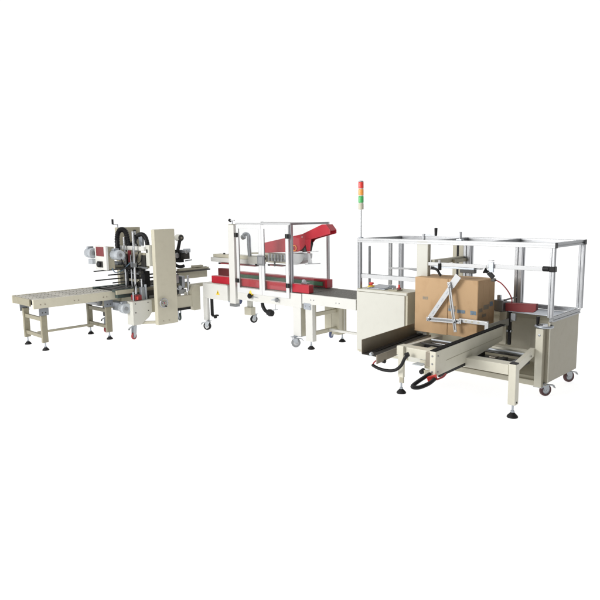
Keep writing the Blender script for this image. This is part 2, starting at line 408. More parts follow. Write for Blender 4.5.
# drive head on the left: switch box with a dark red plate, two gear motors
m = MB()
m.box((4.955,9.29,1.17),(5.00,9.66,1.57),'white_paint',.008); m.box((5.002,9.31,1.18),(5.12,9.64,1.555),'cream_worn',.006)
hb = m.build('drive_head', K)
m = MB(); m.box((4.946,9.355,1.40),(4.956,9.60,1.555),'maroon',.002); m.build('dark_red_plate', hb)
m = MB(); m.box((4.94,9.40,1.215),(4.956,9.57,1.315),'dark_steel',.004); m.lathe((4.942,9.49,1.265),(-1,0,0),[(.05,0),(.05,.03),(.04,.04),(0,.04)],'black',20); m.build('switch', hb)
def motor(y0, y1, x, z, r, name='gear_motor'):
    g = MB(); L_ = y1-y0
    g.lathe((x,y1,z),(0,-1,0),[(0,0),(r*.8,0),(r*.9,.015),(r*.9,L_*.66),(r,L_*.68),(r,L_*.92),(r*.93,L_*.985),(r*.55,L_*.985),(r*.5,L_*.97),(0,L_*.97)],'cast_grey',30)
    for k in range(14):
        a = 2*math.pi*k/14
        g.bar((x+r*.93*math.cos(a),y0+L_*.36,z+r*.93*math.sin(a)),(x+r*.93*math.cos(a),y1-.02,z+r*.93*math.sin(a)),.006,.010,'cast_grey',up=(math.cos(a),0,math.sin(a)),bev=.001)
    g.box((x-.05,y0+L_*.45,z+r*.8),(x+.05,y0+L_*.72,z+r*1.3),'galvanised',.006)
    g.lathe((x,y0+.002+L_*.03,z),(0,-1,0),[(.0,0),(r*.34,0),(r*.34,.008),(0,.008)],'dark_alu',16)
    return g.build(name, K)
motor(9.06,9.36,5.10,1.425,.080); motor(9.36,9.85,5.29,1.385,.075); motor(9.68,9.90,4.95,1.445,.085)
m = MB(); m.box((4.90,9.66,1.26),(4.99,9.80,1.345),'cast_grey',.006); m.build('gearbox', K)
m = MB()
m.cyl((5.33,9.50,1.24),(5.33,9.75,1.24),.045,'cast_grey'); m.box((5.20,9.42,1.19),(5.32,9.6,1.23),'cream_worn',.004); m.box((5.18,9.3,1.172),(5.5,9.74,1.188),'dark_steel',.002)
m.build('gearbox', K)
# cable hoses
m = MB(); m.tube([(5.40,9.68,1.44),(5.40,9.69,1.66),(5.42,9.66,1.79),(5.45,9.59,1.825),(5.48,9.53,1.78),(5.50,9.505,1.62),(5.52,9.50,1.48)], .042, 'black', 14, 9, .10); m.build('cable_hose', K)
m = MB(); m.tube([(5.58,9.56,1.50),(5.58,9.46,1.60),(5.60,9.34,1.72),(5.60,9.20,1.74),(5.60,9.10,1.69),(5.58,9.02,1.58),(5.57,8.99,1.49)], .036, 'black', 12, 9, .10); m.build('cable_hose', K)
m = MB(); m.box((5.56,9.15,1.55),(5.60,9.26,1.70),'galvanised',.006); m.build('cover_plate', K)
for (pts, r, mt) in (([(5.40,9.60,1.46),(5.36,9.50,1.30),(5.40,9.40,1.12),(5.50,9.30,1.02)],.010,'black'),([(5.46,9.10,1.46),(5.42,9.16,1.28),(5.45,9.24,1.10),(5.52,9.22,.98)],.009,'black'),
        ([(5.10,9.06,1.36),(5.20,9.10,1.22),(5.34,9.16,1.18),(5.48,9.12,1.28),(5.50,9.05,1.40)],.009,'black'),([(5.06,9.30,1.20),(5.14,9.34,1.12),(5.28,9.36,1.15),(5.42,9.34,1.26)],.008,'ink_blue'),
        ([(5.56,9.36,1.73),(5.52,9.28,1.62),(5.50,9.20,1.56)],.012,'black'),([(5.30,9.06,.80),(5.36,9.1,.90),(5.46,9.1,.98),(5.54,9.14,.95)],.008,'black')):
    m = MB(); m.tube(pts, r, mt, 8, 6); m.build('air_hose', K)
for y in (9.14,9.32,9.50,9.66):
    m = MB(); m.cyl((5.50,y,1.17),(5.50,y,1.13),.03,'black',14); m.box((5.47,y-.035,1.085),(5.53,y+.035,1.13),'dark_steel',.004); m.build('clamp_block', K)
m = MB(); m.box((5.36,9.11,1.20),(5.41,9.17,1.27),'dark_alu',.005); m.build('shaft_collar', K)
m = MB(); m.box((5.345,9.10,.66),(5.415,9.165,.75),'dark_alu',.006); m.build('shaft_collar', K)
m = MB(); m.box((5.44,9.25,1.18),(5.50,9.34,1.28),'galvanised',.005); m.cyl((5.47,9.295,1.28),(5.47,9.295,1.42),.018,'steel'); m.build('air_cylinder', K)
m = MB(); m.box((5.52,9.60,1.20),(5.53,9.68,1.40),'black',.003); m.box((5.52,9.14,1.185),(5.53,9.62,1.225),'black',.003); m.build('sensor_rail', K)
# conveyor bed with side belts
m = MB()
m.box((5.08,9.20,.70),(6.40,9.98,.80),'dark_green',.004); m.box((5.04,9.17,.765),(6.45,9.20,.835),'cream_worn',.003); m.box((5.04,9.98,.765),(6.45,10.01,.835),'cream_worn',.003)
m.build('conveyor_bed', K)
for y in (9.205, 9.88):
    m = MB(); m.box((5.03,y,.802),(6.55,y+.10,.842),'dark_green',.012); m.build('side_belt', K)
for k in range(11):
    if k == 0:
        m = MB(); m.cyl((5.14,9.31,.822),(5.14,9.875,.822),.017,'dark_steel',14); rk = m.build('roller', K)
    else: copy_part(rk, (k*.12,0,0))
motor(9.04,9.20,5.14,.535,.088,'drive_motor')
m = MB(); m.box((5.10,9.21,.48),(5.19,9.44,.62),'galvanised',.006); m.cyl((5.22,9.12,.42),(5.22,9.12,.50),.012,'dark_steel'); m.build('gearbox', K)
m = MB()
m.box((5.30,9.02,.652),(5.42,9.16,.74),'red_cover',.005); m.box((5.32,9.0,.665),(5.345,9.02,.72),'signal_red',.003); m.cyl((5.28,9.05,.648),(5.28,9.05,.80),.013,'galvanised')
m.build('valve_block', K)
m = MB(); m.box((5.44,9.06,.642),(5.51,9.13,.86),'galvanised',.006); m.cyl((5.475,9.095,.86),(5.475,9.095,1.0),.016,'chrome'); m.box((5.52,9.05,.642),(5.545,9.10,.90),'cast_grey',.004); m.build('air_cylinder', K)
m = MB(); m.box((5.56,9.1,.642),(6.0,9.16,.78),'dark_steel',.004); m.box((5.60,9.075,.66),(5.9,9.1,.70),'dark_alu',.004); m.build('gear_cover', K)
# right-hand head with tape reel arm
m = MB()
m.box((6.30,9.36,1.25),(6.42,9.58,1.43),'black',.008); m.box((6.40,9.30,1.20),(6.50,9.46,1.40),'black',.006); m.box((6.44,9.20,1.26),(6.56,9.36,1.38),'dark_steel',.006)
m.cyl((6.50,9.32,1.41),(6.62,9.26,1.41),.035,'cast_grey'); m.cyl((6.45,9.14,1.40),(6.45,9.42,1.40),.032,'steel'); m.cyl((6.52,9.30,1.22),(6.62,9.22,1.24),.012,'steel'); m.box((6.26,9.50,1.36),(6.36,9.6,1.47),'dark_steel',.006)
m.cyl((6.36,9.30,1.33),(6.36,9.35,1.33),.05,'steel'); m.cyl((6.30,9.34,1.28),(6.30,9.36,1.28),.04,'black')
hd = m.build('sealing_head', K)
m = MB(); m.bar((6.36,9.34,1.28),(6.44,9.32,1.60),.03,.055,'black',up=(1,0,0)); m.build('reel_arm', hd)
m = MB()
m.cyl((6.46,9.43,1.645),(6.46,9.31,1.645),.062,'ivory',28,.06); m.lathe((6.46,9.309,1.645),(0,-1,0),[(.056,0),(.056,.010),(.02,.012),(0,.012)],'dark_steel',26); m.lathe((6.46,9.297,1.645),(0,-1,0),[(.018,0),(.018,.01),(0,.01)],'brown_steel',16)
m.build('tape_reel', hd)
m = MB(); m.tube([(6.33,9.40,1.26),(6.36,9.38,1.16),(6.44,9.35,1.12),(6.52,9.33,1.13)], .03, 'rubber', 10, 6); m.build('peel_roller_arm', hd)
# infeed side guide
m = MB()
m.box((6.72,9.84,.82),(7.42,9.88,1.03),'cream_worn',.006); m.box((6.74,9.80,.985),(7.44,9.84,1.02),'cream_worn',.004); m.box((7.06,9.80,1.03),(7.30,9.88,1.07),'cream_worn',.006)
m.box((6.42,9.786,.955),(7.46,9.80,.985),'dark_steel',.002); m.box((6.60,9.90,.64),(6.72,9.96,.90),'cream_worn',.004); m.box((6.55,9.84,.64),(7.4,9.96,.70),'cream_worn',.004)
m.build('infeed_guide', K)
m = MB()
m.box((6.02,9.10,.642),(6.20,9.3,.86),'dark_steel',.008); m.box((6.20,9.06,.66),(6.36,9.2,.74),'dark_alu',.006); m.cyl((6.10,9.08,.80),(6.34,9.08,.68),.020,'steel'); m.cyl((6.40,9.06,.70),(6.40,9.06,.98),.022,'chrome')
m.cyl((6.06,9.08,.76),(6.06,9.04,.76),.06,'black'); m.box((6.14,9.08,.86),(6.22,9.2,1.0),'dark_alu',.006); m.cyl((6.33,9.07,.662),(6.33,9.03,.662),.032,'ivory'); m.cyl((6.22,9.08,.78),(6.22,9.04,.78),.035,'galvanised')
m.box((6.30,9.10,.76),(6.36,9.24,.97),'galvanised',.006)
m.build('infeed_drive', K)
caster(K, 5.24, 9.03, .255, 'red_tyre', math.radians(200), .058)
caster(K, 5.24, 9.96, .30, 'red_tyre', math.radians(200), .058)
caster(K, 6.80, 9.96, .30, 'dark_green', math.radians(75), .075, False)
m = MB(); m.box((6.66,9.90,.301),(6.86,10.04,.44),'dark_steel',.004); m.box((6.40,9.97,.441),(6.86,10.058,.60),'cream_worn',.004); m.build('caster_bracket', K)
m = MB(); m.box((5.21,9.94,.301),(5.29,10.0,.469),'dark_steel',.004); m.build('caster_bracket', K)

# ================================================================== 3. CARTON SEALER (middle)
S = thing('carton_sealer', (7.03, 7.6, 0), 'white carton sealer with glazed guard doors, red side belts and a slanting red hood inside', 'carton sealer')
m = MB()
m.box((6.60,6.42,.625),(6.66,7.93,.845),'white_paint',.006)          # front skirt
m.box((6.661,6.42,.66),(7.42,8.74,.80),'ivory',.004)
m.box((7.421,6.42,.62),(7.47,8.84,.845),'ivory',.006)
m.build('body', S)
m = MB(); m.box((6.67,6.36,.803),(7.41,8.90,.848),'belt',.012); m.build('drive_belt', S)
m = MB()
m.box((6.57,8.16,.575),(6.85,8.86,.845),'white_paint',.008); m.box((6.585,8.20,.846),(6.84,8.84,.856),'ivory',.002)
m.box((6.568,8.745,.172),(6.62,8.86,.576),'white_paint',.005)
ib = m.build('infeed_housing', S)
m = MB()
m.prism([(6.5685,8.475,.665),(6.5685,8.375,.665),(6.5685,8.425,.745)], (-.0015,0,0), 'yellow', 0)
m.prism([(6.5665,8.430,.685),(6.5665,8.420,.685),(6.5665,8.418,.705),(6.5665,8.423,.728),(6.5665,8.432,.705)], (-.0008,0,0), 'black', 0)
m.build('warning_sign', ib)
m = MB(); m.box((6.64,8.70,.25),(6.68,8.745,.574),'black',.004); m.box((6.64,8.66,.235),(6.76,8.72,.262),'black',.004); m.cyl((6.70,8.69,.20),(6.70,8.69,.26),.03,'black'); m.build('stop_bar', S)
m = MB(); m.cyl((7.3,9.0,.44),(7.3,8.80,.44),.055,'cast_grey'); m.cyl((7.3,8.80,.44),(7.3,8.70,.44),.062,'blue_tyre'); m.box((7.26,8.72,.49),(7.34,8.82,.66),'ivory'); m.build('belt_motor', S)
# legs
m = MB(); m.box((6.598,6.435,.180),(6.61,6.60,.63),'white_paint',.003); m.box((6.612,6.435,.180),(6.76,6.447,.63),'cream',.003); m.box((6.60,6.44,.171),(6.72,6.60,.179),'galvanised',.001); m.build('leg', S)
m = MB(); m.box((7.33,6.46,.172),(7.47,6.60,.63),'cream',.003); m.build('leg', S)
m = MB(); m.box((7.40,8.52,.172),(7.52,8.70,.32),'cream',.004); m.box((7.44,8.56,.321),(7.50,8.66,.62),'ivory',.004); m.build('leg', S)
caster(S, 6.56, 8.75, .17, 'rubber', math.radians(115), .072, True, 'white_alu', .042)
caster(S, 7.57, 8.63, .17, 'rubber', math.radians(160), .072, False, 'white_alu', .036)
caster(S, 6.59, 6.54, .17, 'dark_alu', math.radians(-40), .072, True, 'white_alu', .040)
caster(S, 7.47, 6.58, .17, 'blue_tyre', math.radians(200), .072, False, 'white_alu', .034)
# mast
m = MB(); m.box((6.565,7.945,.545),(6.655,8.095,1.885),'white_paint',.010); m.box((6.57,7.95,1.886),(6.65,8.09,1.894),'cream_worn',.002); m.box((6.562,7.94,.495),(6.66,8.10,.546),'dark_alu',.004); m.build('mast', S)
m = MB(); m.cyl((6.61,8.02,1.895),(6.61,8.02,1.95),.014,'steel'); m.bar((6.61,7.96,1.955),(6.61,8.10,1.955),.022,.014,'white_alu'); m.cyl((6.61,8.06,1.945),(6.61,8.10,1.965),.024,'black'); m.build('crank', S)
# guard
X0, X1, YL, YR = 6.60, 7.49, 7.90, 6.655
m = MB(); m.profile((X0,YL+.02,1.905),(X0,YR-.03,1.905),.03,'white_alu'); m.build('guard_rail', S)
m = MB(); m.profile((X0+.017,YR,1.90),(X1-.02,YR,1.90),.03,'dark_alu'); m.build('guard_rail', S)
m = MB(); m.profile((X1,YR+.02,1.895),(X1,8.23,1.895),.032,'white_alu'); m.build('guard_rail', S)
m = MB(); m.profile((X1,YR,.845),(X1,YR,1.915),.040,'white_alu'); m.build('guard_post', S)
m = MB(); m.profile((X1,8.25,.845),(X1,8.25,1.915),.040,'white_alu'); m.build('guard_post', S)
m = MB(); m.profile((X0+.03,YR-.008,.80),(X0+.03,YR-.008,1.888),.045,'aluminium'); m.build('guard_post', S)
def door(ya, yb, hinge_left):
    """ya > yb : left and right edge"""
    z0, z1, w, d = .755, 1.885, .060, .024
    g = MB(); xa = X0-.03
    g.box((xa,ya-w,z0),(xa+d,ya,z1),'door_white',.004); g.box((xa,yb,z0),(xa+d,yb+w,z1),'door_white',.004)
    g.box((xa,yb+w,z1-.062),(xa+d,ya-w,z1),'door_white',.003); g.box((xa,yb+w,z0),(xa+d,ya-w,z0+.085),'door_white',.003)
    g.box((xa+.004,ya-w-.008,z0+.085),(xa+d-.006,ya-w,z1-.062),'dark_alu',.001); g.box((xa+.004,yb+w,z0+.085),(xa+d-.006,yb+w+.006,z1-.062),'dark_alu',.001)
    dr = g.build('guard_door', S)
    p = MB(); p.box((xa+.009,yb+w+.006,z0+.086),(xa+.014,ya-w-.008,z1-.063),'acrylic',0); p.build('pane', dr)
    hy = ya-.012 if hinge_left else yb+.012
    for z in (z0+.20, z1-.17):
        h = MB(); h.box((xa-.012,hy-.045,z-.035),(xa-.001,hy+.045,z+.035),'black',.004); h.cyl((xa-.012,hy,z-.035),(xa-.012,hy,z+.035),.009,'dark_steel',12); h.build('hinge', dr)
    return dr, xa
dl, xa = door(YL-.01, 7.275, True); dr2, xa = door(7.27, YR, False)
m = MB(); m.box((xa-.03,7.19,1.24),(xa-.002,7.34,1.40),'dark_alu',.006); m.box((xa-.034,7.215,1.27),(xa-.03,7.31,1.375),'aluminium',.002); m.box((xa-.026,7.34,1.23),(xa-.006,7.40,1.26),'black',.003); m.build('latch', dr2)
m = MB(); m.box((X0+.055,YR-.004,.87),(X1-.03,YR-.010,1.88),'acrylic',0); m.build('side_pane', S)
# side belt units
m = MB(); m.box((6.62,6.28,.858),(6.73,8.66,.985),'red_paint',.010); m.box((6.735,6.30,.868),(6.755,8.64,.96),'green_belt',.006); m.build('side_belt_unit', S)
m = MB(); m.box((6.70,6.40,.985),(6.78,6.52,1.005),'dark_alu',.004); m.cyl((6.76,6.52,1.02),(6.70,6.44,1.02),.03,'cast_grey'); m.build('belt_tensioner', S)
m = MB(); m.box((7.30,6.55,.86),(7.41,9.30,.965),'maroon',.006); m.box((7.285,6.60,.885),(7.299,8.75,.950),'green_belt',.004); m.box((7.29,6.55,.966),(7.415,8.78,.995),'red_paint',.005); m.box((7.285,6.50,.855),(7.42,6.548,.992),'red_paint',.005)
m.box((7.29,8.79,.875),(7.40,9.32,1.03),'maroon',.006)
m.build('side_belt_unit', S)
# top sealing head
m = MB()
m.box((6.93,8.02,1.195),(7.10,9.07,1.275),'white_paint',.008); m.box((6.96,7.70,1.276),(7.14,9.03,1.335),'cream',.008)
m.box((6.98,8.5,1.336),(7.04,8.62,1.352),'brown_steel',.003); m.cyl((7.0,8.75,1.335),(7.0,8.75,1.36),.02,'dark_steel')
m.box((6.92,7.74,1.205),(7.10,8.015,1.33),'ivory',.008); m.box((7.0,7.05,1.25),(7.14,7.70,1.375),'cream_worn',.006); m.box((6.95,7.05,1.376),(7.15,7.95,1.40),'cream',.004)
m.box((6.90,7.52,1.26),(6.97,7.70,1.36),'cream_worn',.005)
th = m.build('tape_head', S)
for (ya, yb, z) in ((8.82,7.82,1.165),(7.50,7.16,1.20)):
    m = MB(); m.box((6.915,yb,z),(7.02,ya,z+.022),'red_cover',.003); m.cyl((6.91,ya-.02,z+.012),(6.91,ya-.06,z+.012),.016,'black'); m.build('hold_down_plate', th)
m = MB()
for k in range(7):
    y = 7.46-k*.075; m.cyl((6.90,y,1.30),(7.10,y,1.30),.024,'steel',16); m.box((6.905,y-.012,1.32),(6.93,y+.012,1.40),'galvanised',.003)
m.box((6.90,6.98,1.255),(6.915,7.48,1.28),'cream_worn',.003)
m.build('roller_bank', th)
m = MB(); m.cyl((6.89,7.30,1.20),(6.89,7.30,1.28),.014,'dark_steel'); m.cyl((6.88,7.55,1.32),(6.93,7.55,1.32),.03,'dark_steel'); m.build('air_valve', th)
sc = [(7.02,1.435)] ; 
scp = [(6.90,7.03,1.43),(6.90,6.64,1.425),(6.90,6.645,1.37),(6.90,6.675,1.315),(6.90,6.73,1.275),(6.90,6.82,1.25),(6.90,6.95,1.245),(6.90,7.03,1.25)]
m = MB(); m.prism(scp, (.20,0,0), 'white_alu', .006); m.build('scoop', th)
m = MB(); m.bar((6.93,6.86,1.435),(6.93,6.38,1.478),.06,.010,'white_alu'); m.build('paper_guide', th)
# red hood (bent channel)
arch = [(7.68,1.565),(6.72,1.735),(6.30,1.888),(6.215,1.888),(6.135,1.805),(6.135,1.75),(6.50,1.667),(6.575,1.648),(6.72,1.50),(6.82,1.452),(7.68,1.405)]
m = MB(); m.prism([(6.95,y,z) for y, z in arch], (.014,0,0), 'red_paint', .003)
m.prism([(7.09,y,z) for y, z in arch], (.014,0,0), 'red_paint', .003)
for i in (0,1,2,3):
    y0,z0 = arch[i]; y1,z1 = arch[i+1]; m.bar((7.027,y0,z0-.006),(7.027,y1,z1-.006),.126,.012,'red_paint',bev=.001)
m.screw((6.95,6.72,1.69),(-1,0,0),.012,'white_alu')
ar = m.build('hood', th)
m = MB(); m.prism([(6.968,6.73,1.50),(6.968,6.62,1.62),(6.968,6.60,1.58),(6.968,6.64,1.46),(6.968,6.74,1.45)],(.11,0,0),'black',.002); m.build('hood_shade', ar)  # black block painting the shade inside the hood, no real lining
m = MB(); m.tube([(6.935,6.88+.042*math.cos(a),1.51+.042*math.sin(a)) for a in [k*math.pi/8 for k in range(17)]], .009, 'orange', 8, 2); m.build('ring', ar)
m = MB(); m.prism([(6.935,6.66,1.655),(6.935,6.52,1.66),(6.935,6.545,1.44),(6.935,6.60,1.44)],(.013,0,0),'red_paint',.002)
m.prism([(6.937,6.60,1.438),(6.937,6.55,1.438),(6.937,6.50,1.27),(6.937,6.585,1.27)],(.010,0,0),'white_alu',.002); m.bar((6.94,6.62,1.268),(6.94,6.36,1.288),.08,.010,'aluminium'); m.build('hood_strut', ar)
m = MB(); m.tube([(6.95,8.14,1.66),(6.95,8.12,1.705),(6.95,8.06,1.715),(6.95,8.01,1.69),(6.95,8.0,1.62),(6.96,8.01,1.50),(6.98,8.02,1.335)], .034, 'galvanised', 14, 7); m.cyl((6.95,8.17,1.655),(6.95,8.12,1.67),.045,'dark_alu'); m.build('hose', th)
# small things on the front skirt
m = MB(); m.cyl((6.601,7.56,.72),(6.56,7.56,.72),.03,'dark_steel'); m.lathe((6.56,7.56,.72),(-1,0,0),[(0,0),(.045,0),(.045,.02),(.03,.035),(0,.035)],'black',10)
m.lathe((6.585,7.56,.735),(0,0,1),[(.0,0),(.045,0),(.03,.05),(.02,.075),(0,.075)],'yellow',18); m.bar((6.57,7.56,.715),(6.57,7.40,.705),.012,.012,'galvanised'); m.build('emergency_stop', S)
m = MB(); m.cyl((6.601,6.94,.715),(6.55,6.94,.715),.026,'galvanised'); m.bar((6.565,7.04,.70),(6.565,6.92,.725),.02,.02,'cast_grey'); m.cyl((6.56,6.93,.705),(6.54,6.90,.705),.028,'dark_alu'); m.build('air_valve', S)
m = MB(); m.tube([(6.72,7.44,.60),(6.72,7.42,.53),(6.72,7.36,.47),(6.72,7.28,.455)], .030, 'black', 12, 6); m.lathe((6.72,7.30,.455),(0,-.9,-.1),[(0,0),(.05,.0),(.06,.05),(.05,.10),(.0,.11)],'rubber',18); m.bar((6.72,7.20,.50),(6.72,7.08,.52),.02,.012,'galvanised'); m.cyl((6.72,7.12,.52),(6.72,7.12,.64),.006,'white_alu'); m.build('foot_pedal', S)

# ================================================================== 4. BELT CONVEYOR
V = thing('belt_conveyor', (7.0, 5.9, 0), 'short white conveyor with a dark belt, between the glazed sealer and the control cabinet', 'conveyor')
m = MB()
m.box((6.60,5.352,.70),(6.635,6.40,.852),'white_paint',.004); m.box((7.40,5.15,.70),(7.43,6.40,.848),'white_paint',.004); m.box((6.636,5.36,.72),(7.399,6.34,.78),'cream_worn',.003)
m.box((6.636,6.342,.70),(7.399,6.365,.82),'cream',.003)
for y in (6.22,6.16,5.72,5.66): m.screw((6.60,y,.77),(-1,0,0),.009,'dark_alu')
m.build('bed', V)
m = MB(); m.box((6.64,5.356,.79),(7.395,6.345,.850),'belt',.014); m.build('belt', V)
def stand(y, xa_, with_front=True):
    if with_front:
        g = MB(); g.box((6.61,y-.07,.125),(6.68,y+.075,.70),'white_paint',.004); g.box((6.681,y-.07,.125),(6.695,y-.058,.70),'cream',.002); o = g.build('leg', V); foot(o, 6.65, y, .14, .055)
        b = MB(); b.box((6.598,y-.045,.615),(6.609,y+.10,.715),'galvanised',.003)
        for yy in (y-.02,y+.07): b.screw((6.598,yy,.665),(-1,0,0),.012,'steel')
        b.build('bracket', o)
    g = MB(); g.box((7.22,y-.07,.135),(7.30,y+.08,.70),'cream',.004); g.box((7.302,y-.07,.135),(7.41,y-.055,.70),'cream_worn',.003); g.box((7.345,y-.073,.16),(7.365,y-.069,.68),'ivory',.001); o = g.build('leg', V); foot(o, 7.36 if with_front else 7.27, y-.02, .15, .055)
    for z in (.525,.235):
        c = MB(); c.box((xa_,y-.03,z-.028),(7.218,y+.03,z+.028),'cream',.003); c.build('cross_bar', V)
stand(6.27, 6.70); stand(5.22, 7.0, False)
m = MB(); m.bar((7.05,6.238,.25),(7.05,5.252,.25),.05,.035,'white_paint'); m.build('stretcher', V)

# ================================================================== 5. CARTON ERECTOR (right)
E = thing('carton_erector', (6.9, 3.95, 0), 'large cream carton erecting machine with aluminium guard frame, control cabinet and signal tower', 'carton erector')
PW = .055
# cabinet body
m = MB()
m.box((6.62,2.635,.160),(7.47,2.660,.845),'cream_shade_end',.004); m.box((6.616,2.632,.160),(6.630,2.643,.84),'cream_light',.002); m.box((6.605,2.6435,.13),(6.6195,2.6705,.80),'cream_shade_end',.002)
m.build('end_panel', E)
m = MB()
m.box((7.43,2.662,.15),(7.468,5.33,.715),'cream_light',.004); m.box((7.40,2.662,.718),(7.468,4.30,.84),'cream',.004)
m.box((6.66,2.662,.15),(7.428,4.60,.165),'cream_worn',.003)
m.build('rear_panel', E)
m = MB()
m.box((6.62,2.78,.100),(6.655,4.30,.160),'cream',.003); m.box((6.657,2.78,.158),(6.80,4.30,.20),'cream_worn',.003); m.box((6.64,4.02,.10),(6.70,5.33,.46),'ivory',.004)
m.build('base_rail', E)
m = MB()
m.box((6.540,2.674,.115),(6.617,2.757,.775),'cream_light',.004); m.box((6.543,2.671,.12),(6.614,2.6745,.77),'cream_shade_end',.001); m.screw((6.540,2.715,.705),(-1,0,0),.014,'galvanised'); m.box((6.56,2.67,.105),(6.60,2.77,.114),'galvanised',.001)  # thin darker skin puts the post's shaded side into the colour
m.build('corner_post', E)
m = MB()
hx, hy, hz = 6.60, 2.69, .80
m.tube([(hx+.088*math.cos(a), hy+.088*math.sin(a), hz) for a in [k*math.pi/12 for k in range(25)]], .013, 'galvanised', 10, 2)
m.lathe((hx,hy,.777),(0,0,1),[(0,0),(.03,0),(.03,.02),(.082,.026),(.082,.030),(.02,.034),(.0,.034)],'steel',28)
m.cyl((hx+.0,hy+.02,.81),(hx+.005,hy+.075,.815),.01,'dark_steel'); m.cyl((hx+.005,hy+.075,.81),(hx+.005,hy+.075,.90),.016,'black',14,.2,.019)
m.build('handwheel', E)
# guard frame
FX, RX, FY, LY = 6.62, 7.47, 2.635, 5.33
def P_(name, p, q, w=PW, mat='aluminium', label=None): 
    g = MB(); g.profile(p, q, w, mat); return g.build(name, E, label=label)
TZ = 1.688
P_('guard_post', (FX,FY,.90),(FX,FY,1.659),.050); P_('guard_post', (RX,FY,.90),(RX,FY,1.659),.060)
P_('guard_post', (FX+.005,LY-.03,1.022),(FX+.005,LY-.03,1.659),.050); P_('guard_post', (RX,5.20,.84),(RX,5.20,1.659),.060)
P_('guard_post', (RX,3.39,.90),(RX,3.39,1.659),.095)
P_('guard_post', (7.20,5.20,1.02),(7.20,5.20,1.66),.045,'white_alu')
P_('guard_rail', (FX,LY-.002,TZ),(FX,FY-.028,TZ),PW,'white_alu'); P_('guard_rail', (RX,5.228,TZ),(RX,FY-.03,TZ),PW,'aluminium')
P_('guard_rail', (FX+.03,FY,TZ),(RX-.03,FY,TZ),.052,'dark_alu')
m = MB(); m.profile((FX+.03,LY-.035,TZ),(RX-.03,5.20,TZ),.05,'dark_alu'); m.build('guard_rail', E)
P_('guard_rail', (FX+.03,4.13,TZ),(RX-.03,4.13,TZ),.05,'dark_alu'); P_('guard_rail', (FX+.03,3.40,TZ),(RX-.03,3.40,TZ),.05,'dark_alu')
P_('guard_rail', (FX+.03,FY,.872),(RX-.03,FY,.872),.052,'dark_alu'); P_('guard_rail', (RX,FY+.03,.875),(RX,4.05,.875),.050,'dark_alu')
for (x, y) in ((FX-.001,FY-.029),(RX+.0,FY-.032)):
    m = MB(); m.box((x-.03,y-.006,TZ-.03),(x+.03,y+.0005,TZ+.03),'black',.002); m.build('end_cap', E)
m = MB(); m.box((FX,4.36,1.168),(FX+.03,LY-.058,1.222),'white_alu',.003); m.box((FX+.004,4.36,1.2225),(FX+.03,LY-.058,1.2285),'dark_alu',.001); m.build('guard_rail', E)
m = MB(); m.bar((7.10,5.15,1.27),(7.36,4.45,1.275),.03,.025,'white_alu'); m.bar((7.36,5.17,1.26),(7.02,4.46,1.262),.06,.008,'aluminium'); m.build('side_rail', E)
m = MB()
for x, y in ((6.76,5.24),(6.80,5.26)): m.cyl((x,y,1.02),(x,y,1.60),.014,'dark_alu',14,.5)
m.build('lift_rod', E)
m = MB(); m.box((7.02,2.665,.842),(7.438,3.60,.848),'galvanised',.001); m.box((6.96,3.36,.842),(7.02,4.1,.846),'galvanised',.001); m.build('deck', E)
# front mast and rear column
m = MB()
m.box((6.60,4.195,.17),(6.665,4.355,1.712),'ivory',.006); m.box((6.605,4.190,.17),(6.66,4.1945,1.70),'cream_worn',.001)  # thin darker cream skin paints the shaded side of the mast
m.build('front_mast', E)
m = MB(); m.cyl((6.63,4.275,1.713),(6.63,4.275,1.79),.022,'aluminium'); m.bar((6.63,4.275,1.772),(6.63,4.10,1.772),.018,.014,'galvanised'); m.cyl((6.63,4.10,1.765),(6.63,4.10,1.865),.016,'black',14,.25,.02); m.build('crank', E)
m = MB()
m.box((7.43,4.165,.85),(7.50,4.325,1.655),'cream',.005); m.box((7.426,4.232,.9),(7.431,4.262,1.64),'black',.001)
m.build('rear_column', E)
P_('guard_post', (7.46,4.105,.85),(7.46,4.105,1.659),.10)
m = MB(); m.cyl((6.63,3.762,1.715),(6.63,3.762,1.82),.018,'aluminium',16); m.box((6.60,3.73,1.7165),(6.66,3.80,1.735),'galvanised',.002); m.build('screw_end', E)
# carriage between mast and column
m = MB(); m.box((6.668,4.135,1.40),(7.40,4.188,1.465),'cream',.005); m.box((7.10,4.10,1.395),(7.42,4.134,1.44),'cream_worn',.004); m.build('carriage_arm', E)
m = MB(); m.box((6.605,3.40,1.395),(6.645,4.188,1.438),'white_alu',.004); m.box((6.65,3.50,1.375),(6.72,4.18,1.394),'dark_alu',.003); m.box((6.60,3.55,1.330),(6.66,3.74,1.372),'dark_steel',.004); m.box((6.606,3.56,1.373),(6.65,4.10,1.394),'galvanised',.002)
m.build('cross_beam', E)
m = MB(); m.cyl((6.60,4.02,1.345),(6.60,4.02,1.43),.020,'black'); m.cyl((6.595,4.02,1.43),(6.595,4.02,1.47),.014,'white_alu'); m.tube([(6.60,4.14,1.37),(6.60,4.06,1.35),(6.60,4.02,1.30),(6.60,4.0,1.28)],.016,'black',10,6); m.build('suction_cup', E)
m = MB(); m.box((6.605,2.66,1.405),(6.64,3.398,1.452),'white_alu',.004); m.build('guard_rail', E)
m = MB(); m.cyl((6.622,2.74,1.432),(6.622,2.665,1.432),.03,'black'); m.box((6.59,2.60,1.402),(6.655,2.662,1.462),'black',.005); m.build('rail_clamp', E)
m = MB()
m.bar((6.59,3.36,1.355),(6.59,3.30,1.30),.03,.05,'black'); m.lathe((6.575,3.36,1.36),(-.3,.9,.45),[(0,0),(.018,0),(.02,.02),(.035,.045),(.037,.05),(0,.05)],'black',18); m.box((6.575,3.30,1.36),(6.604,3.36,1.48),'galvanised',.004); m.box((6.58,3.28,1.255),(6.62,3.325,1.29),'dark_steel',.003); m.box((6.572,3.31,1.49),(6.62,3.37,1.50),'white_alu',.002)
m.build('suction_cup', E)
